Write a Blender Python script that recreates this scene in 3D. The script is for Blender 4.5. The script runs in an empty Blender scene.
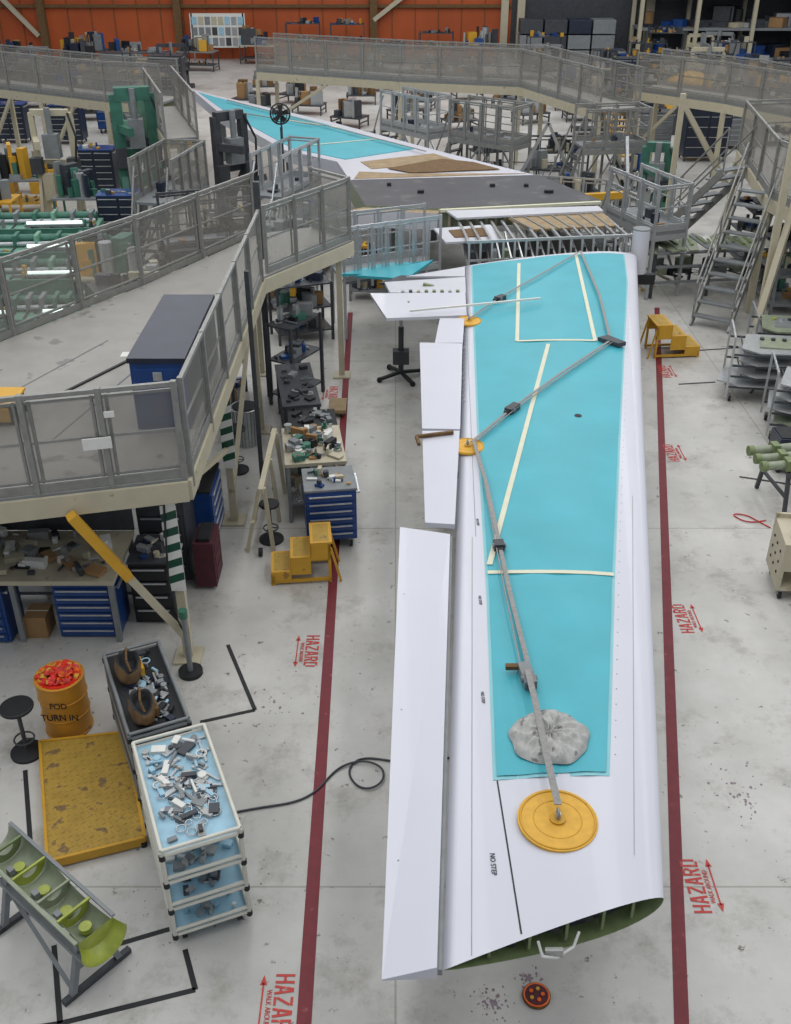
import bpy, math, random
from mathutils import Vector, Matrix
R=random.Random(7)
C=bpy.context.scene.collection
# ---------------------------------------------------------------- materials
def lin(c):
    return tuple(((x/255)/12.92 if x/255<=0.04045 else ((x/255+0.055)/1.055)**2.4) for x in c)
MC={}
def mat(name,rgb,rough=0.5,metal=0.0,var=0.12,scale=6.0,bump=0.0,coat=0.0,dark=None,thr=0.6):
    if name in MC: return MC[name]
    m=bpy.data.materials.new(name); m.use_nodes=True
    nt=m.node_tree; b=nt.nodes["Principled BSDF"]
    c=lin(rgb)
    tc=nt.nodes.new("ShaderNodeTexCoord"); no=nt.nodes.new("ShaderNodeTexNoise")
    no.inputs["Scale"].default_value=scale; no.inputs["Detail"].default_value=6
    nt.links.new(tc.outputs["Object"],no.inputs["Vector"])
    cr=nt.nodes.new("ShaderNodeValToRGB")
    cr.color_ramp.elements[0].position=0.3; cr.color_ramp.elements[1].position=0.7
    cr.color_ramp.elements[0].color=(*[x*(1-var) for x in c],1)
    cr.color_ramp.elements[1].color=(*[min(1,x*(1+var)) for x in c],1)
    if dark:
        e=cr.color_ramp.elements.new(thr); d=lin(dark); e.color=(*c,1)
        cr.color_ramp.elements[-1].color=(*d,1); cr.color_ramp.elements[-1].position=thr+0.06
    nt.links.new(no.outputs["Fac"],cr.inputs["Fac"]); nt.links.new(cr.outputs["Color"],b.inputs["Base Color"])
    b.inputs["Roughness"].default_value=rough; b.inputs["Metallic"].default_value=metal
    b.inputs["Coat Weight"].default_value=coat
    if bump:
        bu=nt.nodes.new("ShaderNodeBump"); bu.inputs["Strength"].default_value=bump
        bu.inputs["Distance"].default_value=0.02
        nt.links.new(no.outputs["Fac"],bu.inputs["Height"]); nt.links.new(bu.outputs["Normal"],b.inputs["Normal"])
    MC[name]=m; return m
def meshmat(name,rgb,op):
    m=bpy.data.materials.new(name); m.use_nodes=True; nt=m.node_tree
    b=nt.nodes["Principled BSDF"]; b.inputs["Base Color"].default_value=(*lin(rgb),1); b.inputs["Roughness"].default_value=.5
    b.inputs["Metallic"].default_value=.3
    tc=nt.nodes.new("ShaderNodeTexCoord"); no=nt.nodes.new("ShaderNodeTexNoise"); no.inputs["Scale"].default_value=2
    nt.links.new(tc.outputs["Object"],no.inputs["Vector"])
    mr=nt.nodes.new("ShaderNodeMapRange"); mr.inputs[3].default_value=op-.08; mr.inputs[4].default_value=op+.08
    nt.links.new(no.outputs["Fac"],mr.inputs[0]); nt.links.new(mr.outputs[0],b.inputs["Alpha"])
    return m
def glow(name,rgb,st):
    m=bpy.data.materials.new(name); m.use_nodes=True; b=m.node_tree.nodes["Principled BSDF"]
    b.inputs["Base Color"].default_value=(*lin(rgb),1); b.inputs["Emission Color"].default_value=(*lin(rgb),1); b.inputs["Emission Strength"].default_value=st
    return m
WHITE=mat("wing_paint",(199,200,209),0.34,0,0.015,1.5,coat=0.12)
WHITE2=mat("wing_primer_edge",(194,195,202),0.36,0,0.03,3)
TEAL=mat("teal_film",(62,164,178),0.42,0,0.07,1.6,bump=0.35)
TEAL2=mat("teal_edge",(128,190,198),0.5,0,0.05,3)
TAPE=mat("cream_tape",(212,210,186),0.6,0,0.04,8)
BLK=mat("black_rubber",(28,29,32),0.6,0,0.2,8)
DARK=mat("dark_composite",(64,65,70),0.5,0,0.25,2,dark=(86,85,86),thr=.6)
TAN=mat("tan_composite",(146,124,90),0.55,0,0.22,5)
GRN=mat("green_primer",(112,126,84),0.45,0,0.2,10)
GRNG=mat("grey_green_primer",(136,144,122),0.4,0,0.15,10)
LIME=mat("lime_primer",(150,160,62),0.35,0,0.2,10)
GREY=mat("galvanised_steel",(142,142,138),0.45,0.4,0.12,10)
GREY2=mat("grey_paint",(122,126,128),0.5,0,0.12,6)
GREYD=mat("dark_grey_paint",(60,63,68),0.5,0,0.2,6)
SILV=mat("aluminium",(185,188,190),0.3,0.6,0.08,12)
CREAM=mat("cream_paint",(186,178,154),0.5,0,0.1,5,dark=(150,140,116),thr=.66)
DECK=mat("deck_plate",(152,149,143),0.5,0,0.12,3,bump=0.1,dark=(122,118,114),thr=.62)
BLUE=mat("blue_enamel",(26,64,124),0.35,0,0.15,5)
BLUE2=mat("navy_enamel",(34,42,60),0.4,0,0.2,5)
LBLUE=mat("shelf_liner",(150,188,206),0.5,0,0.1,10)
YEL=mat("yellow_paint",(206,156,44),0.5,0,0.1,7,dark=(150,110,50),thr=.64)
YELR=mat("yellow_worn_plate",(178,144,58),0.6,0,0.2,7,bump=0.5,dark=(124,98,62),thr=.58)
ORG=mat("orange_disc",(214,164,56),0.55,0,0.1,14)
RED=mat("red_line_paint",(122,36,46),0.6,0,0.2,9,dark=(148,84,84),thr=.66)
REDT=mat("red_stencil_paint",(196,62,54),0.6,0,0.12,14,dark=(196,130,120),thr=.62)
REDP=mat("red_plastic",(214,46,34),0.35,0,0.15,12)
ORP=mat("orange_plastic",(232,104,40),0.35,0,0.15,12)
GREEN=mat("machine_green",(58,108,92),0.45,0,0.2,5)
GREENL=mat("pale_green",(112,156,136),0.4,0,0.15,5)
DGREEN=mat("stripe_green",(20,74,56),0.5,0,0.1,5)
BRN=mat("brown_canvas",(104,78,46),0.8,0,0.3,14)
CARD=mat("cardboard",(150,116,76),0.8,0,0.1,10)
PAPER=mat("white_paper",(216,216,210),0.7,0,0.04,10)
BAG=mat("clear_plastic_bag",(176,176,172),0.25,0,0.3,10,bump=0.9,dark=(120,116,110),thr=.6)
STRAP=mat("grey_webbing",(140,138,136),0.7,0,0.15,30)
OWALL=mat("orange_wall_panel",(170,78,32),0.6,0,0.15,0.5)
MAROON=mat("maroon_fabric",(80,34,44),0.7,0,0.15,8)
BIN=mat("drum_yellow",(200,140,44),0.5,0,0.15,6,dark=(140,90,40),thr=.66)
STAIN=mat("dark_purple_stain",(132,116,124),0.5,0,0.2,20)
MESH=meshmat("expanded_mesh",(158,154,146),0.5)
MESHD=meshmat("fine_screen",(134,130,122),0.62)
TUBE=glow("fluorescent_tube",(235,255,245),1.4)
CLUT=[GREY2,SILV,BLK,GREYD,PAPER,BLUE,CARD,YEL,GREEN,CREAM]
FARC=[GREYD,GREY2,BLK,BLUE2,SILV,CREAM,GREYD,BLUE,CARD,YEL]
# ---------------------------------------------------------------- mesh builder
class MB:
    def __init__(s,name,loc=(0,0,0),rot=0):
        s.n=name;s.v=[];s.f=[];s.m=[];s.sm=[];s.mats=[];s.loc=loc;s.rot=math.radians(rot);s.T=Matrix.Identity(4)
    def at(s,x=0,y=0,z=0,r=0,rx=0,ry=0):
        s.T=Matrix.Translation((x,y,z))@Matrix.Rotation(math.radians(r),4,'Z')@Matrix.Rotation(math.radians(rx),4,'X')@Matrix.Rotation(math.radians(ry),4,'Y'); return s
    def add(s,vs,fs,mt,smooth=False):
        if mt not in s.mats: s.mats.append(mt)
        i=s.mats.index(mt);o=len(s.v)
        s.v+= [tuple(s.T@Vector(v)) for v in vs]
        for f in fs: s.f.append([a+o for a in f]); s.m.append(i); s.sm.append(smooth)
    def box(s,x0,x1,y0,y1,z0,z1,mt):
        vs=[(x,y,z) for z in (z0,z1) for y in (y0,y1) for x in (x0,x1)]
        s.add(vs,[(0,2,3,1),(4,5,7,6),(0,1,5,4),(2,6,7,3),(0,4,6,2),(1,3,7,5)],mt)
    def beam(s,p,q,w,h,mt):
        p=Vector(p);q=Vector(q);d=(q-p)
        if d.length<1e-6:return
        d.normalize();up=Vector((0,0,1))
        if abs(d.z)>.98: up=Vector((0,1,0))
        a=d.cross(up).normalized();b=a.cross(d).normalized()
        vs=[]
        for c in (p,q):
            for i,j in ((-1,-1),(1,-1),(1,1),(-1,1)): vs.append(c+a*(i*w/2)+b*(j*h/2))
        s.add(vs,[(3,2,1,0),(4,5,6,7),(0,1,5,4),(1,2,6,5),(2,3,7,6),(3,0,4,7)],mt)
    def cyl(s,p,q,r,mt,n=12,r2=None):
        p=Vector(p);q=Vector(q);r2=r if r2 is None else r2
        d=(q-p).normalized();up=Vector((0,0,1)) if abs(d.z)<.98 else Vector((1,0,0))
        a=d.cross(up).normalized();b=a.cross(d).normalized();vs=[]
        for c,rr in ((p,r),(q,r2)):
            for i in range(n):
                t=2*math.pi*i/n; vs.append(c+a*math.cos(t)*rr+b*math.sin(t)*rr)
        s.add(vs,[(i,(i+1)%n,n+(i+1)%n,n+i) for i in range(n)],mt,True)
        s.add(vs[:n],[tuple(range(n-1,-1,-1))],mt); s.add(vs[n:],[tuple(range(n))],mt)
    def tube(s,pts,r,mt,n=8):
        for a,b in zip(pts[:-1],pts[1:]): s.cyl(a,b,r,mt,n)
    def prism(s,pts,z0,z1,mt,top=None):
        n=len(pts); ar=sum(pts[i][0]*pts[(i+1)%n][1]-pts[(i+1)%n][0]*pts[i][1] for i in range(n))
        if ar<0: pts=pts[::-1]
        vs=[(x,y,z0) for x,y in pts]+[(x,y,z1) for x,y in pts]
        s.add(vs,[tuple(range(n-1,-1,-1))]+[(i,(i+1)%n,n+(i+1)%n,n+i) for i in range(n)],mt)
        s.add(vs[n:],[tuple(range(n))],top or mt)
    def quad(s,pts,mt): s.add(pts,[tuple(range(len(pts)))],mt)
    def ring(s,c,R1,r,mt,n=24,k=8,axis='Z'):
        vs=[]
        for i in range(n):
            t=2*math.pi*i/n
            for j in range(k):
                u=2*math.pi*j/k; a=(R1+r*math.cos(u))
                p=(a*math.cos(t),a*math.sin(t),r*math.sin(u))
                if axis=='Y': p=(p[0],p[2],p[1])
                if axis=='X': p=(p[2],p[0],p[1])
                vs.append((c[0]+p[0],c[1]+p[1],c[2]+p[2]))
        s.add(vs,[(i*k+j,((i+1)%n)*k+j,((i+1)%n)*k+(j+1)%k,i*k+(j+1)%k) for i in range(n) for j in range(k)],mt,True)
    def done(s,bevel=0):
        me=bpy.data.meshes.new(s.n); me.from_pydata(s.v,[],s.f)
        for m in s.mats: me.materials.append(m)
        me.polygons.foreach_set("material_index",s.m); me.polygons.foreach_set("use_smooth",s.sm); me.update()
        o=bpy.data.objects.new(s.n,me); o.location=s.loc; o.rotation_euler=(0,0,s.rot); C.objects.link(o)
        if bevel:
            b=o.modifiers.new("bevel","BEVEL"); b.width=bevel; b.segments=2; b.limit_method='ANGLE'
        return o
def clutter(mb,x0,x1,y0,y1,z,n,mats=CLUT,smin=.04,smax=.18,hmax=.12):
    T=mb.T.copy()
    for i in range(n):
        a=R.uniform(smin,smax);b=R.uniform(smin*.6,smax*.6);h=R.uniform(.015,hmax)
        m=max(a,b)/2
        if x1-x0<2*m or y1-y0<2*m: continue
        x=R.uniform(x0+m,x1-m);y=R.uniform(y0+m,y1-m)
        mb.T=T@Matrix.Translation((x,y,z+i*.0002))@Matrix.Rotation(R.uniform(0,3.1),4,'Z')
        k=R.random();mt=R.choice(mats)
        if k<.5: mb.box(-a/2,a/2,-b/2,b/2,0,h,mt)
        elif k<.65: mb.cyl((0,0,0),(0,0,h),b/2,mt,10)
        elif k<.75: mb.box(-a/2,a/2,-b/2,b/2,0,h*.4,mt);mb.box(-a/4,a/4,-b/4,b/3,h*.4,h,R.choice(mats))
        elif k<.85: mb.ring((0,0,.01),b/2,.008,mt,12,5)
        else: mb.cyl((-a/2,0,.02),(a/2,0,.02),.015,mt,8)
    mb.T=T
def casters(mb,w,d,r=.06):
    for x in (-w/2+.08,w/2-.08):
        for y in (-d/2+.08,d/2-.08):
            mb.cyl((x-.02,y,r),(x+.02,y,r),r,BLK,12); mb.box(x-.03,x+.03,y-.03,y+.03,r,2*r+.02,GREY)
def fence(mb,pts,h=1.05,sp=1.3,panel=MESH,post=GREY,toe=True,side=1):
    for k,(p,q) in enumerate(zip(pts[:-1],pts[1:])):
        p=Vector(p);q=Vector(q);L=(q-p).length;n=max(1,round(L/sp));d=(q-p).normalized();nn=Vector((-d.y,d.x,0))*.03*side
        Z=Vector((0,0,1))
        mb.beam(p+Z*h,q+Z*h,.045,.045,post); mb.beam(p+Z*h*.93+nn,q+Z*h*.93+nn,.025,.03,post)
        mb.beam(p+Z*.12+nn,q+Z*.12+nn,.025,.03,post); mb.beam(p+Z*h*.52+nn,q+Z*h*.52+nn,.02,.025,post)
        if toe: mb.beam(p+Z*.05,q+Z*.05,.015,.1,post)
        if panel: mb.quad([p+Z*.12+nn,q+Z*.12+nn,q+Z*h*.93+nn,p+Z*h*.93+nn],panel)
        for i in range(n+1):
            c=p.lerp(q,i/n)
            if i or k==0: mb.beam(c-Z*.15,c+Z*(h+.03),.055,.055,post)
            if 0<i<n:
                mb.beam(c-d*.07+Z*.1+nn,c-d*.07+Z*h*.95+nn,.028,.028,post); mb.beam(c+d*.07+Z*.1+nn,c+d*.07+Z*h*.95+nn,.028,.028,post)
def cabinet(name,loc,rot,w,d,h,body=BLUE,nd=5,top=BLK,cols=1,clut=0,cast=True,base=.16):
    mb=MB(name,loc,rot); b=base if cast else .02
    if cast: casters(mb,w,d)
    mb.box(-w/2,w/2,-d/2,d/2,b,h-.03,body); mb.box(-w/2-.01,w/2+.01,-d/2-.01,d/2+.01,h-.03,h,top)
    for c in range(cols):
        x0=-w/2+.02+c*(w-.04)/cols; x1=x0+(w-.04)/cols-.015
        for i in range(nd):
            z0=b+.03+i*(h-.09-b)/nd; z1=z0+(h-.09-b)/nd-.015
            mb.box(x0,x1,-d/2-.02,-d/2,z0,z1,body); mb.beam((x0+.03,-d/2-.035,z1-.02),(x1-.03,-d/2-.035,z1-.02),.02,.02,SILV)
    mb.beam((w/2+.04,-d/2+.05,h-.1),(w/2+.04,d/2-.05,h-.1),.03,.03,SILV)
    for y in (-d/2+.06,d/2-.06): mb.beam((w/2,y,h-.1),(w/2+.04,y,h-.1),.02,.02,SILV)
    if clut: clutter(mb,-w/2+.03,w/2-.03,-d/2+.03,d/2-.03,h,clut)
    return mb.done(.004)
def bench(name,loc,rot,w,d,h,top=CREAM,leg=GREY2,n=12,mats=CLUT,hm=.2,shelf=True,sm=.22):
    mb=MB(name,loc,rot); mb.box(-w/2,w/2,-d/2,d/2,h-.05,h,top)
    for x in (-w/2+.04,w/2-.04):
        for y in (-d/2+.04,d/2-.04): mb.beam((x,y,0),(x,y,h-.05),.05,.05,leg)
        mb.beam((x,-d/2+.04,.2),(x,d/2-.04,.2),.04,.04,leg)
    if shelf: mb.box(-w/2+.03,w/2-.03,-d/2+.03,d/2-.03,.28,.31,leg); clutter(mb,-w/2+.05,w/2-.05,-d/2+.05,d/2-.05,.31,n//2,mats,hmax=.25)
    clutter(mb,-w/2+.03,w/2-.03,-d/2+.03,d/2-.03,h,n,mats,hmax=hm,smax=sm)
    return mb.done()
def stairs(name,bot,top,w,n,mt=YEL,rail=True,tread=None):
    mb=MB(name); b=Vector(bot);t=Vector(top);d=Vector((t.x-b.x,t.y-b.y,0));L=d.length;d.normalize();nn=Vector((-d.y,d.x,0));H=t.z-b.z
    for sgn in (-1,1):
        o=nn*sgn*w/2
        mb.beam(b+o,t+o-Vector((0,0,.03)),.04,.16,mt)
        if rail:
            up=Vector((0,0,.9)); mb.tube([b+o+up,t+o+up],.022,mt); mb.tube([b+o+up*.5,t+o+up*.5],.018,mt)
            for k in (0.02,.5,1): c=b.lerp(t,k)+o; mb.cyl(c,c+up,.02,mt,8)
    for i in range(n):
        c=b+d*(L*(i+.5)/n)+Vector((0,0,H*(i+1)/n-.03)); mb.beam(c-nn*w/2,c+nn*w/2,L/n*1.05,.035,tread or mt)
    return mb.done()
def text(body,size,mt,parent,loc,rot,name,sx=1.0,off=0.01):
    cu=bpy.data.curves.new(name,"FONT");cu.body=body;cu.size=size;cu.extrude=.0012;cu.offset=off*size;cu.align_x='CENTER';cu.align_y='CENTER'
    cu.materials.append(mt);o=bpy.data.objects.new(name,cu);C.objects.link(o);o.location=loc;o.rotation_euler=rot;o.scale=(sx,1,1);o.parent=parent;return o
# ---------------------------------------------------------------- room shell
def concrete():
    m=bpy.data.materials.new("concrete_floor");m.use_nodes=True;nt=m.node_tree;b=nt.nodes["Principled BSDF"];L=nt.links.new
    tc=nt.nodes.new("ShaderNodeTexCoord")
    def noise(sc,det,stops,ro=.65):
        n=nt.nodes.new("ShaderNodeTexNoise");n.inputs["Scale"].default_value=sc;n.inputs["Detail"].default_value=det;n.inputs["Roughness"].default_value=ro
        L(tc.outputs["Object"],n.inputs["Vector"]);r=nt.nodes.new("ShaderNodeValToRGB");e=r.color_ramp.elements
        e[0].position,e[0].color=stops[0][0],(*lin(stops[0][1]),1);e[1].position,e[1].color=stops[1][0],(*lin(stops[1][1]),1)
        L(n.outputs["Fac"],r.inputs["Fac"]);return r
    a=noise(.45,8,[(.35,(174,172,166)),(.65,(204,202,197))]);s=noise(7,5,[(.64,(255,255,255)),(.70,(150,142,132))]);t=noise(1.3,12,[(.52,(255,255,255)),(.72,(198,194,187))],.75);s2=noise(28,3,[(.70,(255,255,255)),(.76,(120,112,104))])
    br=nt.nodes.new("ShaderNodeTexBrick");br.inputs["Scale"].default_value=1;br.inputs["Brick Width"].default_value=6.1;br.inputs["Row Height"].default_value=6.1;br.inputs["Mortar Size"].default_value=.01;br.offset=0
    br.inputs["Color1"].default_value=(1,1,1,1);br.inputs["Color2"].default_value=(.97,.97,.97,1);br.inputs["Mortar"].default_value=(.66,.65,.62,1)
    L(tc.outputs["Object"],br.inputs["Vector"])
    cur=a
    for q in (s,t,s2,br):
        x=nt.nodes.new("ShaderNodeMix");x.data_type='RGBA';x.blend_type='MULTIPLY';x.inputs[0].default_value=1
        L(cur.outputs[2] if cur.bl_idname=="ShaderNodeMix" else cur.outputs["Color"],x.inputs[6]);L(q.outputs["Color"],x.inputs[7]);cur=x
    L(cur.outputs[2],b.inputs["Base Color"]);b.inputs["Roughness"].default_value=.4
    return m
mb=MB("floor");mb.box(-45,50,-6,64,-.2,0,concrete());mb.done()
mb=MB("wall_back");mb.box(-45,6.4,62.3,62.6,0,13,OWALL);mb.box(6.4,50,62.3,62.6,0,13,GREYD)
for x in (-38,-31,-24,-19.5,-12,-1.2,6.0,6.9,14,23,32):
    mb.box(x-.2,x+.2,61.9,62.3,0,13,BRN if x<6 else CREAM)
for z in (2.6,5.5,9): mb.box(-45,6.4,62.1,62.3,z,z+.15,BRN)
mb.beam((-1.2,62,2.0),(1.9,62,4.2),.22,.22,CREAM);mb.beam((-22,62,3.6),(-19.8,62,1.2),.22,.22,CREAM)
for i in range(40): mb.box(-45+i*1.28,-45+i*1.28+.03,62.26,62.3,0,13,BRN)
mb.done()
# ---------------------------------------------------------------- floor lines
mb=MB("red_floor_line");mb.prism([(-.765,3.5),(-.645,3.5),(-.71,8),(-.92,21),(-1.03,21),(-.83,8)],0.0,.004,RED);mb.done()
mb=MB("red_floor_line");mb.prism([(1.93,3.5),(2.05,3.5),(5.76,21.3),(5.65,21.3)],0.0,.004,RED);mb.done()
def ln(p,q,w=.045,m=BLK): mb.beam((*p,.002),(*q,.002),w,.004,m)
mb=MB("black_floor_tape")
ln((-2.0,9.57),(-1.54,8.43));ln((-1.54,8.43),(-2.11,8.24));ln((-2.65,4.80),(-1.63,5.09));ln((-1.63,5.09),(-1.78,5.46));ln((-3.78,7.53),(-3.45,6.63));ln((-2.39,5.5),(-1.95,5.66));ln((-2.65,4.80),(-2.9,5.5));ln((-3.2,4.7),(-2.65,4.8))
mb.done()
mb=MB("black_floor_tape")
ln((6.4,16.8),(6.9,17.6));ln((5.3,13.7),(6.2,13.4));ln((5.75,18.8),(7.5,19.1));ln((5.2,17.2),(5.9,17.3))
mb.done()
SW=.26
STN={'H':[((.13,0),(.13,1.9)),((.87,0),(.87,1.9)),((.3,.95),(.7,.95))],
'A':[((.12,0),(.42,1.9)),((.88,0),(.58,1.9)),((.38,.6),(.62,.6))],
'Z':[((.05,1.77),(.95,1.77)),((.05,.13),(.95,.13)),((.14,.32),(.86,1.58))],
'R':[((.13,0),(.13,1.9)),((.32,1.77),(.8,1.77)),((.85,1.68),(.85,1.1)),((.32,.98),(.8,.98)),((.55,.82),(.88,0))],
'D':[((.13,0),(.13,1.9)),((.32,1.77),(.72,1.77)),((.86,1.6),(.86,.3)),((.32,.13),(.72,.13))]}
def stencil(word,cell,mt):
    m=MB("word_hazard");n=len(word);x=-n*cell*1.2/2
    for ch in word:
        for k,(a,b) in enumerate(STN[ch]): m.beam((x+a[0]*cell,(a[1]-.95)*cell,.001+k*.0002),(x+b[0]*cell,(b[1]-.95)*cell,.001+k*.0002),SW*cell,.001,mt)
        x+=cell*1.2
    return m.done()
def hazard(x,y,side):
    e=bpy.data.objects.new("hazard_floor_marking",None);C.objects.link(e);e.location=(x,y,.003)
    r=math.radians(90 if side>0 else -90)
    o=stencil("HAZARD",.083,REDT);o.parent=e;o.rotation_euler=(0,0,r)
    text("WALK AROUND",.062,REDT,e,(side*.12,-.02,0),(0,0,r),"word_walk_around",sx=.78,off=.006)
    a=MB("arrow");a.box(-.007,.007,-.22,.22,0,.002,REDT);a.quad([(-.03,.2,.002),(.03,.2,.002),(0,.29,.002)],REDT)
    a.quad([(-.03,-.2,.002),(0,-.29,.002),(.03,-.2,.002)],REDT)
    o=a.done();o.parent=e;o.location=(side*.175,0,0)
for x,y in ((2.70,6.12),(3.55,10.1),(4.43,14.5),(5.06,17.8)): hazard(x,y,1)
for x,y in ((-.905,4.93),(-.99,9.45),(-1.12,16.8)): hazard(x,y,-1)
# ---------------------------------------------------------------- near wing
T0=Vector((.31,4.13));T1=Vector((1.34,19.3));L0=Vector((1.87,4.68));L1=Vector((4.78,19.85))
def thick(s): return .27+.28*s
def yt(x): return 5*(.2969*math.sqrt(max(x,0))-.126*x-.3516*x*x+.2843*x**3-.1036*x**4)
def zt(s): return 1.72-.3*thick(s)
def ST(x,y):
    P=Vector((x,y));a,b=-.1,1.1
    for _ in range(40):
        m=(a+b)/2;A=T0.lerp(T1,m);B=L0.lerp(L1,m);d=B-A
        cr=d.x*(P.y-A.y)-d.y*(P.x-A.x)
        if cr>0:a=m
        else:b=m
    A=T0.lerp(T1,m);B=L0.lerp(L1,m);d=B-A
    return m,(P-A).dot(d)/d.dot(d)
def zup(x,y):
    s,t=ST(x,y); t=min(1,max(0,t)); return zt(s)+.6*yt(1-t)*thick(s)
wing=MB("aircraft_wing")
NS=40;ts=[0,.05,.12,.2,.3,.4,.5,.6,.7,.78,.84,.89,.93,.96,.98,.992,.998,1.0]
rows=[]
for i in range(NS+1):
    s=i/NS;A=T0.lerp(T1,s);B=L0.lerp(L1,s);row=[]
    for t in ts:
        p=A.lerp(B,t);row.append((p.x,p.y,zt(s)+.6*yt(1-t)*thick(s)))
    for t in ts[-2:0:-1]:
        p=A.lerp(B,t);row.append((p.x,p.y,zt(s)-1.4*yt(1-t)*thick(s)-.01))
    rows.append(row)
K=len(rows[0]);vs=[v for r in rows for v in r]
wing.add(vs,[(i*K+j,i*K+(j+1)%K,(i+1)*K+(j+1)%K,(i+1)*K+j) for i in range(NS) for j in range(K)],WHITE,True)
tip=rows[0];cen=Vector((0,0,0))
for v in tip: cen+=Vector(v)/K
inn=[(Vector(v)-cen)*.93+cen+Vector((-.06,.16,0))*.8 for v in tip]
wing.add(list(tip)+[tuple(v) for v in inn],[(j,K+j,K+(j+1)%K,(j+1)%K) for j in range(K)],GRN)
wing.add([tuple(v) for v in inn],[tuple(range(K))],GREYD)
for t in (.2,.38,.55,.72,.86):
    p=T0.lerp(L0,t);zz=zt(0);h=yt(1-t)*thick(0)
    wing.box(p.x-.010,p.x+.010,p.y+.03,p.y+.1,zz-1.2*h,zz+.45*h,GRN)
for t in (.3,.5,.66):
    p=T0.lerp(L0,t);wing.cyl((p.x,p.y+.09,zt(0)-.06),(p.x,p.y+.07,zt(0)-.06),.035,BLK,16)
wing.add(rows[-1],[tuple(range(K-1,-1,-1))],GRN)
wing.tube([(.95,4.33,1.66),(.98,4.28,1.57),(1.08,4.3,1.53),(1.2,4.36,1.56),(1.24,4.42,1.64)],.01,PAPER)
wing.box(1.0,1.12,4.30,4.33,1.53,1.6,BAG)
def strip(m,p,q,w,mt,off=.004,n=None,h=0):
    p=Vector(p);q=Vector(q);d=(q-p);L=d.length;d.normalize();nn=Vector((-d.y,d.x))*w/2;n=n or max(1,int(L/.25))
    vs=[]
    for i in range(n+1):
        c=p.lerp(q,i/n)
        for sg in (-1,1):
            a=c+nn*sg; vs.append((a.x,a.y,zup(a.x,a.y)+off))
    m.add(vs,[(2*i,2*i+1,2*i+3,2*i+2)[::-1] for i in range(n)],mt)
Lp=[(0.80,5.81),(0.94,8.31),(1.08,11.61),(1.36,16.93),(1.49,19.35)];Rp=[(1.65,5.77),(2.23,8.66),(2.80,11.40),(4.20,18.01),(4.47,19.75)]
def pl(P,y):
    for a,b in zip(P[:-1],P[1:]):
        if y<=b[1] or b is P[-1]: return a[0]+(b[0]-a[0])*(y-a[1])/(b[1]-a[1])
def film(m,e,mt,off,ya,yb):
    n=90;k=14;vs=[]
    for i in range(n+1):
        f=i/n
        for j in range(k+1):
            g=j/k; y=ya+f*((yb+.4*g)-ya)
            xl=pl(Lp,y)-e;xr=pl(Rp,y)+e
            x=xl+(xr-xl)*g; wv=.004*math.sin(i*1.1+j*1.3)+.003*math.sin(i*.37-j*.9)
            vs.append((x,y,zup(x,y)+off+(0 if j in(0,k) else wv)))
    m.add(vs,[(i*(k+1)+j,i*(k+1)+j+1,(i+1)*(k+1)+j+1,(i+1)*(k+1)+j) for i in range(n) for j in range(k)],mt,True)
film(wing,.03,TEAL2,.004,5.765,19.26);film(wing,0,TEAL,.013,5.80,19.22)
for p,q in (((.95,8.66),(2.22,8.53)),((.98,8.8),(2.37,14.85)),((1.91,15.06),(3.11,14.94)),((1.91,15.06),(2.36,19.09)),((3.11,14.94),(3.50,19.5))):
    strip(wing,p,q,.06,TAPE,.022)
strip(wing,(.80,5.76),(.84,4.36),.012,BLK,.003)
strip(wing,(.50,4.22),(.84,9.4),.006,GREY,.003);strip(wing,(.88,9.4),(1.2,16.5),.006,GREY2,.003)
for i in range(18):
    y=13.0+i*.2; x=.92+(y-13)*.06; strip(wing,(x,y),(x+.06,y),.03,GREY2,.004)
for i in range(60):
    y=6+i*.2; x=pl(Rp,y)+.07; wing.cyl((x,y,zup(x,y)),(x,y,zup(x,y)+.003),.006,GREY,6)
strip(wing,(1.72,5.0),(2.75,10.2),.004,GREY,.003)
wing.cyl((2.43,12.25,zup(2.43,12.25)+.006),(2.43,12.25,zup(2.43,12.25)+.022),.05,BLK)
w=wing.done()
for x,y,sz in ((.70,4.95,.055),(.76,6.75,.042),(.84,8.2,.042),(.92,9.7,.04)):
    text("NO STEP",sz,BLK,w,(x,y,zup(x,y)+.006),(0,0,math.radians(-90)),"no_step_text",sx=.9,off=.0)
ail=MB("aileron")
a=[(-.09,4.09),(.27,4.14),(.60,9.42),(.05,9.60)]
zs=[1.60,1.655,1.66,1.64];b=[1.585,1.54,1.54,1.60]
vs=[(x,y,z) for (x,y),z in zip(a,zs)]+[(x,y,z) for (x,y),z in zip(a,b)]
ail.add(vs,[(0,1,2),(0,2,3),(7,6,5,4),(0,4,5,1),(1,5,6,2),(2,6,7,3),(3,7,4,0)],WHITE)
ail.beam((.29,4.14,1.60),(.61,9.42,1.60),.03,.06,GREY2)
for y in (5,6.6,8.3): ail.cyl((.0+(y-4)*.02,y,1.655),(.0+(y-4)*.02,y,1.657),.008,GREY2,8)
ail.done(.006)
fl=MB("trailing_edge_flap")
def slab(m,pts,z,th,mt):  m.prism(pts,z-th,z,mt)
slab(fl,[(.33,9.66),(.66,9.62),(.84,11.95),(.35,11.95)],1.66,.06,WHITE);slab(fl,[(.35,12.02),(.85,12.0),(1.05,15.02),(.38,15.06)],1.66,.06,WHITE)
slab(fl,[(.62,15.1),(1.06,15.1),(1.15,16.2),(.74,16.2)],1.64,.05,WHITE)
slab(fl,[(-.45,17.46),(1.24,17.5),(1.2,16.35),(-.15,16.2)],1.64,.05,WHITE);slab(fl,[(-.2,18.2),(1.3,18.5),(1.26,17.6),(-.1,17.62)],1.60,.05,WHITE2)
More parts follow.
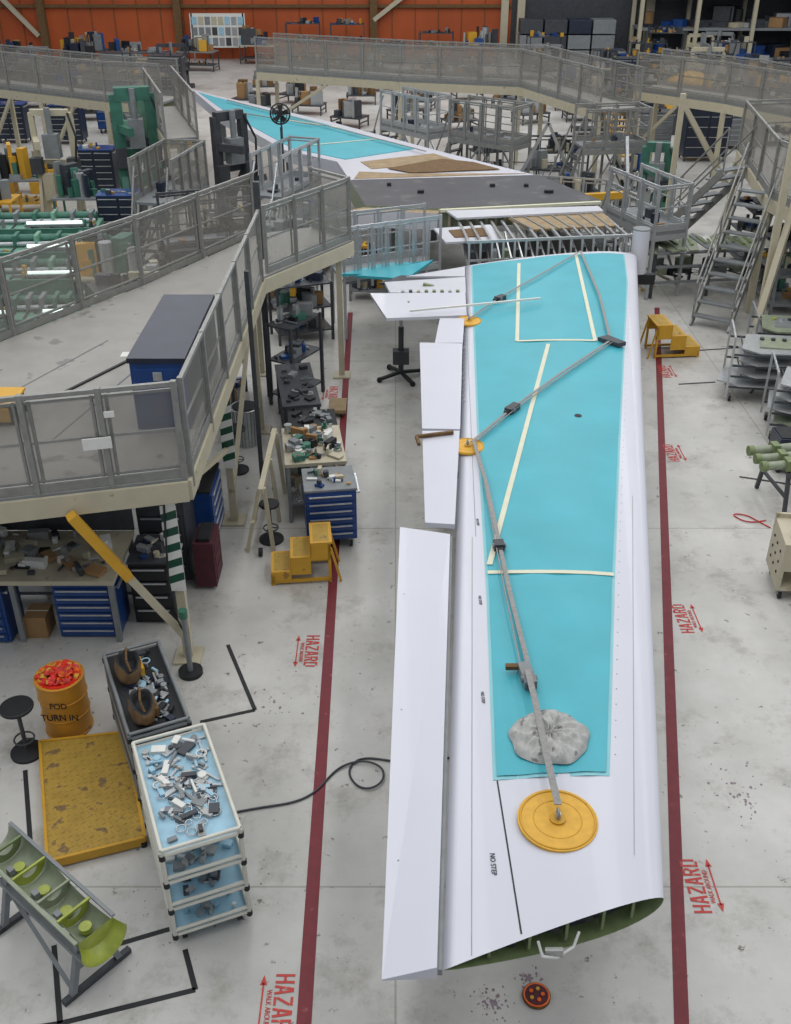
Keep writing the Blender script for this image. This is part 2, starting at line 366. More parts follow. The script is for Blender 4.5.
slab(fl,[(.2,18.6),(1.34,19.2),(1.3,18.6)],1.58,.05,WHITE2);slab(fl,[(-.3,18.3),(.1,18.75),(1.0,18.7),(.9,18.45)],1.55,.04,GREYD)
slab(fl,[(-.75,18.9),(.75,19.9),(.2,18.7)],1.5,.05,TEAL);slab(fl,[(-1.1,19.3),(-.2,20.0),(.5,20.1),(-.5,19.3)],1.4,.05,TEAL)
fl.beam((.24,16.33,1.72),(2.47,16.73,1.80),.035,.03,PAPER);fl.beam((.27,11.72,1.69),(.75,11.85,1.69),.04,.04,BRN)
fl.beam((.27,11.72,1.69),(.3,11.5,1.69),.04,.04,BRN)
for x,y in ((.55,11),(.6,13.5),(.2,17),(.5,18)): fl.beam((x,y,1.6),(x+.6,y,1.45),.08,.1,GRN)
for i in range(8): fl.box(.1+i*.14,.16+i*.14,17.52,17.6,1.55,1.66,R.choice([GRN,GREYD,SILV,CREAM]))
fl.done()
sp=MB("fall_arrest_anchor_set")
for x,y,r,ex in ((1.21,5.32,.30,0),(.92,11.55,.22,.16),(1.22,16.14,.22,.16)):
    z=zup(x+ex,y); sp.cyl((x,y,z-.005),(x,y,z+.018),r,ORG,40);sp.ring((x,y,z+.018),r*.93,.009,YEL,40,6);sp.ring((x,y,z+.016),r*.6,.006,YEL,40,6);sp.cyl((x,y,z+.018),(x,y,z+.035),r*.2,YEL,20);sp.cyl((x,y,z+.035),(x,y,z+.08),.022,SILV,12);sp.ring((x,y,z+.08),.035,.01,GREY,12,6,'X')
def strapl(pts,w=.045,lift=.07):
    P=[Vector((x,y,zup(x,y)+lift)) for x,y in pts]
    for a,b in zip(P[:-1],P[1:]): sp.beam(a,b,w,.008,STRAP)
strapl([(1.21,5.36),(1.19,5.9),(1.18,6.4),(1.16,6.94)],.055,.13);strapl([(1.19,6.94),(1.13,8.2),(1.11,9.04),(1.07,10.5),(1.0,11.6)],.045);strapl([(1.12,6.94),(1.085,8.2),(1.07,9.04),(1.05,10.5)],.012)
strapl([(.97,11.58),(1.58,12.5),(2.4,13.6),(3.33,14.85)],.035);strapl([(1.0,11.55),(1.62,12.46),(2.44,13.55),(3.36,14.8)],.012);strapl([(3.33,14.85),(3.52,17),(3.59,19.5)],.04);strapl([(1.24,16.16),(1.82,17.08),(2.6,18.1),(3.59,19.5)],.03)
for x,y,r,l in ((1.16,6.94,8,.28),(1.58,12.5,-36,.24),(1.82,17.05,-45,.20),(1.10,9.1,5,.12)):
    sp.at(x,y,zup(x,y)+.05,r);sp.box(-.055,.055,-l/2,l/2,-.03,.05,GREY2 if l>.25 else GREYD);sp.box(-.03,.03,-l/2-.06,-l/2,-.01,.03,BLK);sp.cyl((-.07,-l*.2,.02),(.07,-l*.2,.02),.03,GREY2,10);sp.at()
sp.box(.98,1.1,7.02,7.07,1.74,1.78,BRN)
x,y=3.3,14.88;z=zup(x,y);sp.prism([(3.15,14.95),(3.32,15.05),(3.55,14.75),(3.42,14.68)],z+.02,z+.08,GREYD)
sp.done()
bg=MB("coiled_strap_bag");n=64;kk=12;cx,cy=1.26,6.19;vs=[(cx,cy,zup(cx,cy)+.09)]
for k in range(1,kk+1):
    rr=.325*k/kk
    for i in range(n):
        t=2*math.pi*i/n;q=rr*(1+.035*math.sin(5*t+.7)+.02*math.sin(9*t));x=cx+q*math.cos(t)*1.0;y=cy+q*.98*math.sin(t)
        h=.08*math.sin(math.pi*min(1,(k/kk))**.8)**.6 if k<kk else 0.0
        f=k/kk
        h+=(.014*math.sin(11*t+6*f)+.012*math.sin(17*t-9*f)+.012*math.sin(7*t+14*f)+R.uniform(-.009,.009))*(1-f**6)
        vs.append((x,y,zup(x,y)+.024+max(0,h)))
fs=[(0,1+i,1+(i+1)%n) for i in range(n)]
for k in range(kk-1): fs+=[(1+k*n+i,1+(k+1)*n+i,1+(k+1)*n+(i+1)%n,1+k*n+(i+1)%n) for i in range(n)]
bg.add(vs,fs,BAG,True)
bg.done()
for x,y in ((1.25,6.3),(1.75,10.5),(2.9,17.5)):
    mb=MB("wing_support_jack",(x,y,0));zl=1.42 if y<8 else (1.33 if y<12 else 1.2)
    mb.cyl((0,0,0),(0,0,.05),.15,GREYD,20);mb.cyl((0,0,.05),(0,0,.8),.05,YEL,12);mb.cyl((0,0,.8),(0,0,zl),.03,SILV,12);mb.cyl((0,0,zl-.04),(0,0,zl),.09,BLK,16)
    for k in range(3):
        t=k*2.094;mb.beam((0,0,.7),(.13*math.cos(t),.13*math.sin(t),.04),.03,.03,YEL)
    mb.done()
mb=MB("orange_floor_cover",(1.14,5.03,0));mb.cyl((0,0,0),(0,0,.02),.115,BRN,28);mb.cyl((0,0,.02),(0,0,.03),.09,MAROON,24);mb.ring((0,0,.025),.1,.008,ORP,28,6)
for k in range(5): t=k*1.257;mb.cyl((.05*math.cos(t),.05*math.sin(t),.03),(.05*math.cos(t),.05*math.sin(t),.04),.016,YEL if k%2 else ORP,10)
mb.done()
def splat(name,x,y,n,s,mt):
    mb=MB(name,(x,y,0))
    for i in range(n):
        a=R.uniform(0,6.28);r=abs(R.gauss(0,s));rr=R.uniform(.003,.014)*(1.4-min(1,r/s/2));px,py=r*math.cos(a),r*math.sin(a)
        mb.prism([(px+rr*math.cos(t*.785)*R.uniform(.6,1.3),py+rr*math.sin(t*.785)*R.uniform(.6,1.6)) for t in range(8)],0,.0015+i*.00001,mt)
    mb.done()
splat("sealant_stain",.78,4.98,70,.12,STAIN);splat("sealant_stain",1.1,5.2,40,.1,STAIN);splat("dark_floor_specks",-1.6,6.2,60,.5,STAIN);splat("dark_floor_specks",3.4,7.2,50,.5,STAIN);splat("dark_floor_specks",-1.3,8.4,50,.6,STAIN)
cu=bpy.data.curves.new("air_hose","CURVE");cu.dimensions='3D';cu.bevel_depth=.011;cu.bevel_resolution=3
s_=cu.splines.new('NURBS');P=[(.6,7.7),(.1,7.62),(-.1,7.66),(-.38,7.72),(-.52,7.5),(-.35,7.22),(-.12,7.3),(-.1,7.55),(-.35,7.66),(-.62,7.55),(-.75,7.25),(-1.0,7.05),(-1.4,7.02),(-1.75,6.9)]
s_.points.add(len(P)-1)
for i,(x,y) in enumerate(P): s_.points[i].co=(x,y,.014+(.02 if i in (6,7,8) else 0),1)
s_.use_endpoint_u=True;cu.materials.append(GREYD);o=bpy.data.objects.new("air_hose",cu);C.objects.link(o)
# ---------------------------------------------------------------- root joint, centre section and far wing
mb=MB("wing_root_joint_structure")
mb.prism([(1.7,20.3),(4.7,20.6),(4.5,22.3),(1.5,21.9)],1.0,1.3,GREYD)
for i in range(15):
    f=i/14;x=1.45+3.2*f;y=19.75+.5*f
    mb.beam((x,y,1.25),(x,y+.1,1.85),.04,.06,SILV);mb.beam((x,y+.1,1.85),(x-.1,y+1.9,1.75),.05,.05,GREY if i%2 else SILV);mb.beam((x,y,1.3),(x-.05,y+1.6,1.6),.03,.05,SILV)
    mb.box(x+.05,x+.13,y+.3,y+.5,1.3,1.6,R.choice([GREYD,GRN,BLK,SILV]))
mb.beam((1.4,19.85,1.86),(4.8,20.35,1.86),.06,.05,SILV);mb.beam((1.4,19.8,1.5),(4.8,20.3,1.5),.04,.04,SILV);mb.beam((1.4,19.8,1.27),(4.8,20.3,1.27),.06,.05,SILV)
mb.prism([(2.8,20.9),(4.6,21.2),(4.5,22.2),(2.4,21.8)],1.78,1.82,TAN);mb.prism([(1.3,21.6),(4.5,22.2),(4.45,22.6),(1.1,22.2)],1.83,1.87,WHITE2)
for i in range(7): mb.beam((2.8+i*.27,20.92+i*.045,1.83),(2.45+i*.3,21.8+i*.055,1.83),.03,.02,GREY2)
mb.prism([(1.0,20.2),(2.2,20.4),(2.0,21.5),(.8,21.2)],1.72,1.76,WHITE2);mb.prism([(1.2,20.5),(1.9,20.6),(1.8,21.2),(1.1,21.0)],1.76,1.78,BRN)
mb.cyl((4.86,20.0,1.2),(4.86,20.05,2.05),.17,WHITE2,20);mb.cyl((4.86,20.05,2.05),(4.86,20.05,2.08),.17,GREY2,20);mb.box(4.7,5.2,19.85,20.0,1.0,1.2,BLK)
for x in (1.9,4.3): mb.beam((x,21.5,0),(x,21.5,1.0),.15,.15,GREY2)
mb.done()
mb=MB("wing_centre_box")
mb.prism([(-1.1,24.9),(3.5,25.4),(4.56,22.98),(.97,22.29),(-.67,22.55)],1.45,1.9,GRNG,DARK)
for i in range(18):
    f=i/17;x=.97+3.5*f;y=22.27+.67*f;mb.box(x-.03,x+.03,y-.05,y,1.48,1.88,CREAM)
mb.beam((.97,22.22,1.86),(4.56,22.92,1.86),.08,.06,TAPE)
mb.prism([(-.7,22.5),(.95,22.24),(.9,22.0),(-1.0,22.3)],1.5,1.86,WHITE2,TAN)
for x,y,a in ((.5,23.6,.15),(2.2,24.2,.12),(3.4,23.6,.2),(-.2,24.3,.1),(3.0,24.2,.1)): mb.box(x,x+a,y,y+.1,1.9,1.96,BLK)
for x,y in ((0,23.5),(2,23.8),(3.6,23.8)): mb.beam((x,y,0),(x,y,1.45),.2,.2,GREY2)
mb.done()
mb=MB("opposite_wing")
fw=[(-7.3,38.9),(-6.2,37.5),(-1.98,32.6),(1.3,28.2),(3.4,25.6),(-1.09,25.0),(-1.5,27.07),(-3.0,28.5),(-5.55,34.02)]
mb.prism(fw,1.55,1.86,WHITE)
mb.prism([(-6.9,38.1),(-6.2,37.1),(-2.2,32.3),(.5,28.6),(-1.3,27.3),(-2.8,28.7),(-5.3,34.0)],1.86,1.875,TEAL)
mb.prism([(-.9,27.0),(1.0,28.0),(1.7,27.0),(-.6,26.2)],1.86,1.875,TAN);mb.prism([(1.2,27.3),(2.0,26.9),(2.6,26.1),(.4,25.7),(-.2,26.2)],1.876,1.89,BRN);mb.prism([(-.9,25.9),(.2,25.7),(3.2,25.7),(-1,25.15)],1.86,1.872,TAN)
mb.beam((-5.0,34.0,1.885),(-1.6,31.5,1.885),.06,.01,TAPE);mb.beam((-2.6,28.9,1.885),(-.4,29.9,1.885),.06,.01,TAPE)
mb.beam((-5.6,36.0,1.95),(.8,27.9,1.95),.05,.02,STRAP);mb.beam((-4.8,33.6,1.95),(-2.4,31.6,1.95),.04,.02,STRAP)
for x,y in ((-5.8,36),(-3.2,31.5),(-.5,28),(1,26.5)): mb.beam((x,y,0),(x,y,1.55),.15,.15,GREY2)
mb.done()
# ---------------------------------------------------------------- left platform
DZ=2.5
pf=MB("work_platform")
poly=[(-7.2,7.94),(-2.15,9.17),(-2.1,15.7),(-.76,17.77),(-1.55,18.6),(-2.45,18.15),(-3.89,15.33),(-7.2,9.9)]
pf.prism(poly,DZ-.05,DZ,GREY2,DECK)
def edge(m,pts,z0,z1,mt,w=.06):
    for a,b in zip(pts[:-1],pts[1:]): m.beam((a[0],a[1],(z0+z1)/2),(b[0],b[1],(z0+z1)/2),w,z1-z0,mt)
edge(pf,poly+[poly[0]],DZ-.26,DZ-.03,CREAM,.08)
for i in range(6): y=10.2+i*1.2; pf.beam((-2.2,y,DZ-.13),(-5.6+i*.25,y,DZ-.13),.08,.12,CREAM)
fence(pf,[(-7.1,7.98,DZ),(-2.18,9.19,DZ)],sp=.75,panel=MESHD)
fence(pf,[(-2.13,9.28,DZ),(-2.10,15.6,DZ)],sp=1.3,side=1)
fence(pf,[(-2.05,15.9,DZ),(-.8,17.8,DZ),(-1.5,18.55,DZ)],sp=.8)
fence(pf,[(-7.2,9.95,DZ),(-3.92,15.33,DZ),(-2.5,18.12,DZ)],sp=1.3,panel=MESH)
for i in range(3): pf.beam((-7.0+i*1.6,8.0+i*.4+1.2,DZ+.004),(-5.0+i*1.1,12.0+i*1.0,DZ+.004),.02,.004,GREY2)
pf.at(-2.95,8.96,DZ+.45,14);pf.box(-.14,.14,-.02,0,0,.12,PAPER);pf.at()
pf.at(-2.8,9.0,DZ+.78,14);pf.box(-.05,.05,-.02,0,0,.06,PAPER);pf.at()
pf.beam((-4.0,11.3,DZ+.01),(-2.95,13.2,DZ+.01),.04,.02,BLK)
def col(x,y,w=.1,mt=CREAM,top=DZ-.24):
    pf.beam((x,y,0),(x,y,top),w,w,mt);pf.box(x-.16,x+.16,y-.16,y+.16,0,.03,mt)
col(-2.42,9.35,.1);col(-2.3,12.4,.1);col(-2.25,15.3,.1);col(-5.3,9.0);col(-5.4,12.6);col(-1.0,17.6,.1);col(-2.5,17.7);col(-3.9,15.2)
pf.beam((-2.24,16.7,0),(-2.24,16.7,3.75),.1,.1,GREYD);pf.beam((-1.98,13.2,0),(-1.98,13.2,3.4),.06,.06,GREYD)
for cx_,cy_,z0_ in ((-2.42,9.28,1.0),(-2.28,12.33,.9)):
    for i in range(11):
        z=z0_+i*.1
        pf.at(cx_,cy_,z,0,0,0);pf.add([(-.085,-.015,0),(.085,-.015,.06),(.085,-.015,.16),(-.085,-.015,.10)],[(0,1,2,3)],DGREEN if i%2 else PAPER);pf.box(-.085,.085,-.01,.0,0,.1,PAPER)
pf.at()
pf.beam((-3.27,8.75,2.3),(-2.86,8.97,1.4),.14,.1,YEL);pf.beam((-2.86,8.97,1.4),(-2.43,9.22,.45),.11,.08,CREAM)
pf.cyl((-2.35,9.05,0),(-2.35,9.05,.05),.14,BLK,16);pf.cyl((-2.35,9.05,.05),(-2.35,9.05,.8),.03,GREY2,10);pf.cyl((-2.35,9.05,.8),(-2.35,9.05,.9),.05,GREEN,12)
pf.tube([(-2.45,9.27,2.2),(-2.5,9.2,1.2),(-2.45,9.15,.7),(-2.36,9.1,.5)],.012,BLK)
pf.beam((-2.3,12.4,.4),(-2.25,15.2,2.2),.06,.06,CREAM);pf.beam((-2.42,9.45,2.1),(-2.3,12.3,1.2),.06,.06,CREAM)
pf.done()
mb=MB("storage_chest",(-2.6,11.33,DZ));mb.box(-.30,.30,-1.03,1.03,.0,.80,BLUE);mb.box(-.32,.32,-1.05,1.05,.80,.86,BLUE2)
for y in (-.5,.5): mb.box(.30,.31,y-.45,y+.45,.08,.74,BLUE2)
mb.box(-.26,.26,-1.045,-1.03,.08,.74,BLUE);mb.box(-.05,.05,-1.06,-1.03,.6,.7,SILV);mb.done(.01)
mb=MB("yellow_tote",(-4.55,10.6,DZ));mb.box(-.25,.25,-.2,.2,0,.25,BLK);mb.box(-.2,.2,-.24,-.2,.05,.22,YEL);mb.box(-.27,.27,-.22,.22,.25,.29,YEL);mb.done(.01)
mb=MB("paper_sheets",(-3.5,12.5,DZ));mb.box(-.1,.1,-.08,.08,0.0,.006,PAPER);mb.box(.0,.2,.15,.3,0.0,.006,PAPER);mb.done()
# ---------------------------------------------------------------- under platform
mb=MB("workbench",(-4.45,10.15,0));mb.box(-1.3,1.2,-.55,.55,.84,.9,CREAM)
for x in (-1.25,.0,1.15):
    for y in (-.5,.5): mb.beam((x,y,0),(x,y,.84),.06,.06,GREY2)
mb.box(-1.25,1.15,.3,.5,.1,.15,GREY2);clutter(mb,-1.2,1.1,-.5,.5,.9,80,[PAPER,PAPER,SILV,BLK,GREY2,CREAM,CARD,GREYD],.05,.26,.12)
mb.box(-1.3,1.2,.56,.6,.9,1.9,GREYD);mb.box(-1.3,1.2,.25,.56,1.5,1.53,GREY2);clutter(mb,-1.2,1.1,.3,.5,1.53,24,[PAPER,BLK,GREEN,BLUE,GREENL],.06,.18,.25);mb.done()
cabinet("blue_drawer_cabinet",(-3.66,9.96,0),0,.72,.5,.80,BLUE,6,BLUE2,cast=False)
cabinet("blue_drawer_cabinet",(-4.95,9.85,0),0,.75,.5,.80,BLUE,6,BLUE2,cast=False)
mb=MB("cardboard_box",(-4.3,9.85,0));mb.box(-.13,.13,-.15,.15,0,.3,CARD);mb.box(-.13,.13,-.01,.01,.3,.303,TAPE);mb.done(.004)
cabinet("black_tool_cabinet",(-2.93,10.3,0),0,.5,.6,.9,BLK,4,GREYD,cast=False,clut=12)
cabinet("black_tool_cabinet",(-2.95,11.2,0),0,.6,.6,1.3,GREYD,5,BLK,cast=False,clut=10)
cabinet("blue_drawer_cabinet",(-2.68,11.9,0),90,.8,.5,1.0,BLUE,5,BLK,clut=8)
mb=MB("maroon_cabinet",(-2.55,10.95,0));mb.box(-.0,.26,-.25,.25,.05,.7,MAROON);mb.box(.05,.21,-.2,.2,.7,.75,BLK)
for z in (.2,.4,.6): mb.box(.26,.27,-.2,.2,z-.07,z+.07,MAROON)
mb.done(.01)
def rack(name,x,y,r,w_,d_,h_,mt,n=12,mats=CLUT):
    mb=MB(name,(x,y,0),r)
    for a in (-w_/2,w_/2):
        for b in (-d_/2,d_/2): mb.beam((a,b,0),(a,b,h_),.05,.05,mt)
    for k in range(3):
        z=.2+(h_-.25)*k/2;mb.box(-w_/2,w_/2,-d_/2,d_/2,z,z+.03,mt);clutter(mb,-w_/2,w_/2,-d_/2,d_/2,z+.03,n,mats,.08,.35,.28)
    mb.done()
rack("storage_rack",-3.3,13.4,90,1.6,.6,1.6,GREYD,16,[BLUE,BLK,GREYD,CARD,GREY2,GREEN]);rack("storage_rack",-3.0,16.2,90,1.4,.6,1.6,GREYD,16,[BLUE,BLK,GREYD,CARD,GREY2,GREEN])
rack("storage_rack",-1.75,16.6,60,.9,.5,1.5,GREYD,12,[BLUE,BLK,GREYD,SILV,GREY2,GREEN])
# ---------------------------------------------------------------- near-left props
mb=MB("parts_drum",(-3.5,8.18,0))
mb.cyl((0,0,0),(0,0,.70),.235,BIN,32,.25)
for z in (.02,.26,.48,.70): mb.ring((0,0,z),.24+.01*z/.72,.009,BIN,32,6)
mb.cyl((0,0,.6),(0,0,.71),.22,REDP,24)
for i in range(90):
    a=R.uniform(0,6.28);r=.2*R.random()**.6;mb.at(r*math.cos(a),r*math.sin(a),.70+.07*(1-r/.22),R.uniform(0,180),R.uniform(-50,50),R.uniform(-50,50))
    mt=R.choice([REDP,REDP,REDP,ORP,YEL,REDT])
    if i%3==0: mb.ring((0,0,0),.04,.012,mt,14,6)
    elif i%3==1: mb.cyl((0,0,0),(0,0,.04),.04,mt,12,.025)
    else: mb.box(-.04,.04,-.02,.02,0,.03,mt)
mb.at();o=mb.done()
text("FOD",.10,BLK,o,(0.03,-.256,.5),(math.radians(88),0,0),"drum_label_top",sx=.9);text("TURN IN",.115,BLK,o,(0.02,-.25,.34),(math.radians(88),0,0),"drum_label",sx=.85)
def stool(x,y,h=.65,rt=.15):
    mb=MB("swivel_stool",(x,y,0));mb.cyl((0,0,h-.05),(0,0,h),rt,BLK,24);mb.ring((0,0,h-.025),rt,.022,BLK,24,8);mb.cyl((0,0,.05),(0,0,h-.05),.022,GREYD,10);mb.cyl((0,0,0),(0,0,.03),.17,BLK,24);mb.cyl((0,0,.03),(0,0,.07),.17,BLK,24,.03);mb.ring((0,0,.2),.1,.01,GREYD,20,6)
    for k in range(3): t=k*2.1;mb.beam((0,0,.2),(.1*math.cos(t),.1*math.sin(t),.2),.012,.012,GREYD)
    mb.done()
stool(-3.83,7.78);stool(-2.45,13.9,.75);stool(-1.72,11.9,.6,.12)
mb=MB("yellow_floor_platform",(0,0,0))
mb.prism([(-3.70,7.83),(-2.85,7.97),(-2.34,6.57),(-3.17,6.29)],.06,.11,YELR)
q=[(-3.70,7.83),(-2.85,7.97),(-2.34,6.57),(-3.17,6.29)]
edge(mb,q+[q[0]],.02,.12,YEL,.03)
for i in range(14):
    for j in range(24):
        u=(i+.5)/14;v_=(j+.5)/24
        p=(Vector(q[0]).lerp(Vector(q[1]),u)).lerp(Vector(q[3]).lerp(Vector(q[2]),u),v_)
        mb.at(p.x,p.y,.11,45 if (i+j)%2 else -45);mb.box(-.02,.02,-.004,.004,0,.004,YELR)
mb.at()
for p in q: mb.cyl((p[0]*.97-.09,p[1]*.99+.06,0),(p[0]*.97-.09,p[1]*.99+.06,.06),.03,BLK)
mb.done()
def tiercart(name,loc,rot,w,l,h,tiers,liner,post,n,mats,tray=False,lip=.05):
    mb=MB(name,loc,rot);casters(mb,w,l)
    for x in (-w/2,w/2):
        for y in (-l/2,l/2):
            mb.cyl((x,y,.12),(x,y,h+.04),.02,post,10)
    for k in range(1,tiers+1):
        z=.15+(h-.15)*(k-1)/(tiers-1)
        mb.box(-w/2,w/2,-l/2,l/2,z-.02,z,liner)
        for x in (-w/2,w/2):
            mb.cyl((x,-l/2,z+lip),(x,l/2,z+lip),.017,post,8);mb.cyl((x,-l/2,z-.01),(x,l/2,z-.01),.017,post,8)
            for y in (-l/2,l/2): mb.cyl((x,y,z-.05),(x,y,z+.0),.027,BLK if not tray else GREYD,10)
        for y in (-l/2,l/2): mb.cyl((-w/2,y,z+lip),(w/2,y,z+lip),.017,post,8);mb.cyl((-w/2,y,z-.01),(w/2,y,z-.01),.017,post,8)
        clutter(mb,-w/2+.04,w/2-.04,-l/2+.04,l/2-.04,z,n,mats,.03,.17,.05)
    return mb
PVC=mat("white_pvc_tube",(206,204,192),0.4,0,0.06,8)
mb=tiercart("parts_cart",(-1.80,6.22,0),22,.64,1.30,1.12,4,LBLUE,PVC,60,[SILV,GREY2,BAG,PAPER,LBLUE,GREYD,SILV,PAPER,BAG])
for i in range(22):
    mb.at(R.uniform(-.24,.24),R.uniform(-.55,.55),1.125,R.uniform(0,180));L=R.uniform(.1,.32);mb.box(-L/2,L/2,-.01,.01,0,.016,R.choice([SILV,GREYD,GREY2,SILV]));mb.cyl((L/2,0,0),(L/2,0,.018),.02,SILV,8)
mb.at()
for i in range(24):
    x,y=R.uniform(-.22,.22),R.uniform(-.55,.1);mb.ring((x,y,1.14),R.uniform(.02,.06),.006,SILV,16,5)
mb.done()
mb=tiercart("tool_cart",(-2.48,7.72,0),24,.56,1.28,.92,3,BLK,GREY2,90,[SILV,GREY2,BLK,GREYD,LBLUE,BLUE2,SILV,GREY2])
mb.box(-.29,.29,-.65,-.63,.2,.9,GREYD);mb.box(-.29,-.27,-.63,.63,.2,.88,GREYD);mb.box(-.28,-.02,-.6,.6,.93,.95,BLK)
for yy in (-.42,.22):
    mb.at(-.10,yy,.95);N=20;vs=[]
    for k,(r,z) in enumerate(((.13,0),(.17,.06),(.175,.14),(.16,.20),(.12,.205),(.13,.10))):
        for i in range(N):
            t=2*math.pi*i/N;f=1+R.uniform(-.09,.09);vs.append((r*.72*math.cos(t)*f,r*1.2*math.sin(t)*f,z+.03*math.cos(t*2)*(k in(3,4))+R.uniform(-.012,.012)))
    mb.add(vs[:4*N],[(k*N+i,k*N+(i+1)%N,(k+1)*N+(i+1)%N,(k+1)*N+i) for k in range(3) for i in range(N)],BRN,True)
    mb.add(vs[3*N:],[(k*N+i,k*N+(i+1)%N,(k+1)*N+(i+1)%N,(k+1)*N+i) for k in range(2) for i in range(N)]+[tuple(range(2*N,3*N))],BLK,True)
    mb.tube([(-.0,-.16,.18),(-.02,-.1,.27),(0,0,.3),(.02,.1,.27),(0,.16,.18)],.012,BRN)
    mb.box(.10,.14,-.1,.1,.04,.13,YEL if yy>0 else BRN);mb.at()
mb.done()
mb=MB("green_part_on_stand",(-2.85,5.5,0),-40)
for sx in (-.5,.5):
    mb.beam((sx,-.22,0),(sx,-.05,.6),.05,.05,GREY2);mb.beam((sx,.25,0),(sx,.1,.6),.05,.05,GREY2);mb.beam((sx,-.12,.3),(sx,.17,.3),.04,.04,GREY2);mb.beam((sx,-.3,.03),(sx,.35,.03),.05,.05,GREYD);mb.box(sx-.05,sx+.05,-.1,.12,.58,.64,BLK)
mb.beam((-.6,-.1,.45),(.6,-.1,.45),.05,.05,GREY2);mb.beam((-.6,.15,.45),(.6,.15,.45),.05,.05,GREY2);mb.beam((-.5,-.1,.45),(.5,-.2,.1),.03,.03,GREY2)
N=24;vs=[];ths=14
for i in range(N+1):
    f=i/N;x=-.75+1.45*f;w_=.15+.02*math.sin(f*6)
    for j in range(ths+1):
        t=math.pi*(j/ths);vs.append((x,w_*math.cos(t),.80-.15*math.sin(t)))
mb.add(vs,[(i*(ths+1)+j,(i+1)*(ths+1)+j,(i+1)*(ths+1)+j+1,i*(ths+1)+j+1) for i in range(N) for j in range(ths)],GRNG,True)
for x,mt in ((-.55,GRN),(-.2,LIME),(.15,GRNG),(.42,LIME)):
    A=12;vo=[(x,.145*math.cos(math.pi*k/A),.80-.145*math.sin(math.pi*k/A)) for k in range(A+1)];vi=[(x,.07*math.cos(math.pi*k/A),.80-.075*math.sin(math.pi*k/A)) for k in range(A+1)]
    mb.add(vo+vi,[(k,k+1,A+2+k,A+1+k) for k in range(A)],mt);mb.beam((x,-.15,.81),(x,.15,.81),.02,.02,mt)
for x in (-.38,-.02,.29): mb.cyl((x,0,.66),(x,0,.70),.05,LIME,16);mb.box(x-.03,x+.03,-.1,-.05,.68,.74,GREY2)
vs=[]
for i in range(7):
    f=i/6;x=.70+.10*math.sin(f*1.57)
    for j in range(ths+1):
        t=math.pi*(j/ths);rr=.16+.05*f;vs.append((x,rr*math.cos(t),.80-rr*math.sin(t)-.05*f))
mb.add(vs,[(i*(ths+1)+j,(i+1)*(ths+1)+j,(i+1)*(ths+1)+j+1,i*(ths+1)+j+1) for i in range(6) for j in range(ths)],LIME,True)
mb.add([(.70,.16*math.cos(math.pi*k/12),.80-.16*math.sin(math.pi*k/12)) for k in range(13)],[tuple(range(13))],LIME)
mb.cyl((.55,0,.68),(.55,0,.73),.05,LIME,16)
mb.beam((-.75,.17,.81),(.7,.17,.81),.03,.02,GREY2);mb.beam((-.75,-.17,.81),(.7,-.17,.81),.03,.02,GRNG);mb.done()
# ---------------------------------------------------------------- mid-left props
def stepunit(name,loc,rot,w,run,n,h,mt=YEL):
    mb=MB(name,loc,rot)
    for i in range(n):
        x0=-run/2+i*run/n;z=h*(i+1)/n
        mb.box(x0,x0+run/n+.02,-w/2,w/2,z-.03,z,mt)
        mb.box(x0,x0+.015,-w/2,w/2,z-h/n,z-.03,mt)
        mb.box(x0+.04,x0+run/n-.02,-w/2+.04,w/2-.04,z,z+.003,YELR)
        for y in (-w/2,w/2-.02): mb.box(x0+.001,x0+run/n,y,y+.02,max(0.05,z-h/n-.06),z-.03,mt)
    for y in (-w/2+.02,w/2-.02):
        mb.beam((-run/2,y,.05),(run/2,y,.05),.04,.04,mt);mb.beam((run/2-.02,y,0),(run/2-.02,y,h-.03),.04,.04,mt);mb.beam((-run/2+.03,y,0),(-run/2+.03,y,.15),.04,.04,mt)
        mb.beam((run/2,y,h-.1),(run/2+.12,y,0),.03,.03,mt)
    mb.done(.003)
stepunit("yellow_step_stool",(-1.24,11.08,0),6,.5,.78,3,.62)
cabinet("blue_rolling_tool_chest",(-.9,11.95,0),8,.68,.62,.95,BLUE,6,GREY2,clut=16)
bench("cluttered_workbench",(-1.18,12.95,0),8,.85,1.15,.95,CREAM,GREY2,90,[PAPER,SILV,SILV,GREEN,GREY2,CARD,CREAM,BLK],.14,sm=.22)
bench("grated_black_table",(-1.26,13.9,0),8,.72,.6,.9,BLK,GREYD,16,[GREYD,BLK,GREY2],.05)
bench("grated_black_table",(-1.6,15.2,0),10,.6,1.7,.9,GREYD,GREYD,20,[GREYD,BLK,GREY2],.06)
mb=MB("cream_trestle_frame",(0,0,0))
for y in (11.6,12.4,13.2):
    mb.beam((-2.02,y,0),(-1.79,y,1.0),.05,.05,CREAM);mb.beam((-1.66,y,0),(-1.73,y,1.0),.05,.05,CREAM)
mb.beam((-1.76,11.5,1.0),(-1.76,13.3,1.0),.07,.07,CREAM);mb.beam((-1.9,11.5,.5),(-1.9,13.3,.5),.05,.05,CREAM)
for y in (11.5,13.3): mb.cyl((-1.85,y,.06),(-1.8,y,.06),.06,BLK,12)
mb.done()
mb=MB("metal_waste_bin",(-2.42,14.85,0));mb.cyl((0,0,0),(0,0,.65),.2,SILV,24,.23);mb.ring((0,0,.65),.23,.012,SILV,24,6);mb.cyl((0,0,.66),(0,0,.67),.2,BLK,24)
for i in range(24):
    t=i/24*6.283;mb.beam((.205*math.cos(t),.205*math.sin(t),.02),(.235*math.cos(t),.235*math.sin(t),.64),.01,.01,GREY2)
mb.done()
mb=MB("wooden_dolly",(-1.0,16.0,0));mb.box(-.15,.15,-.25,.25,.1,.16,TAN);casters(mb,.3,.5,.04);mb.done()
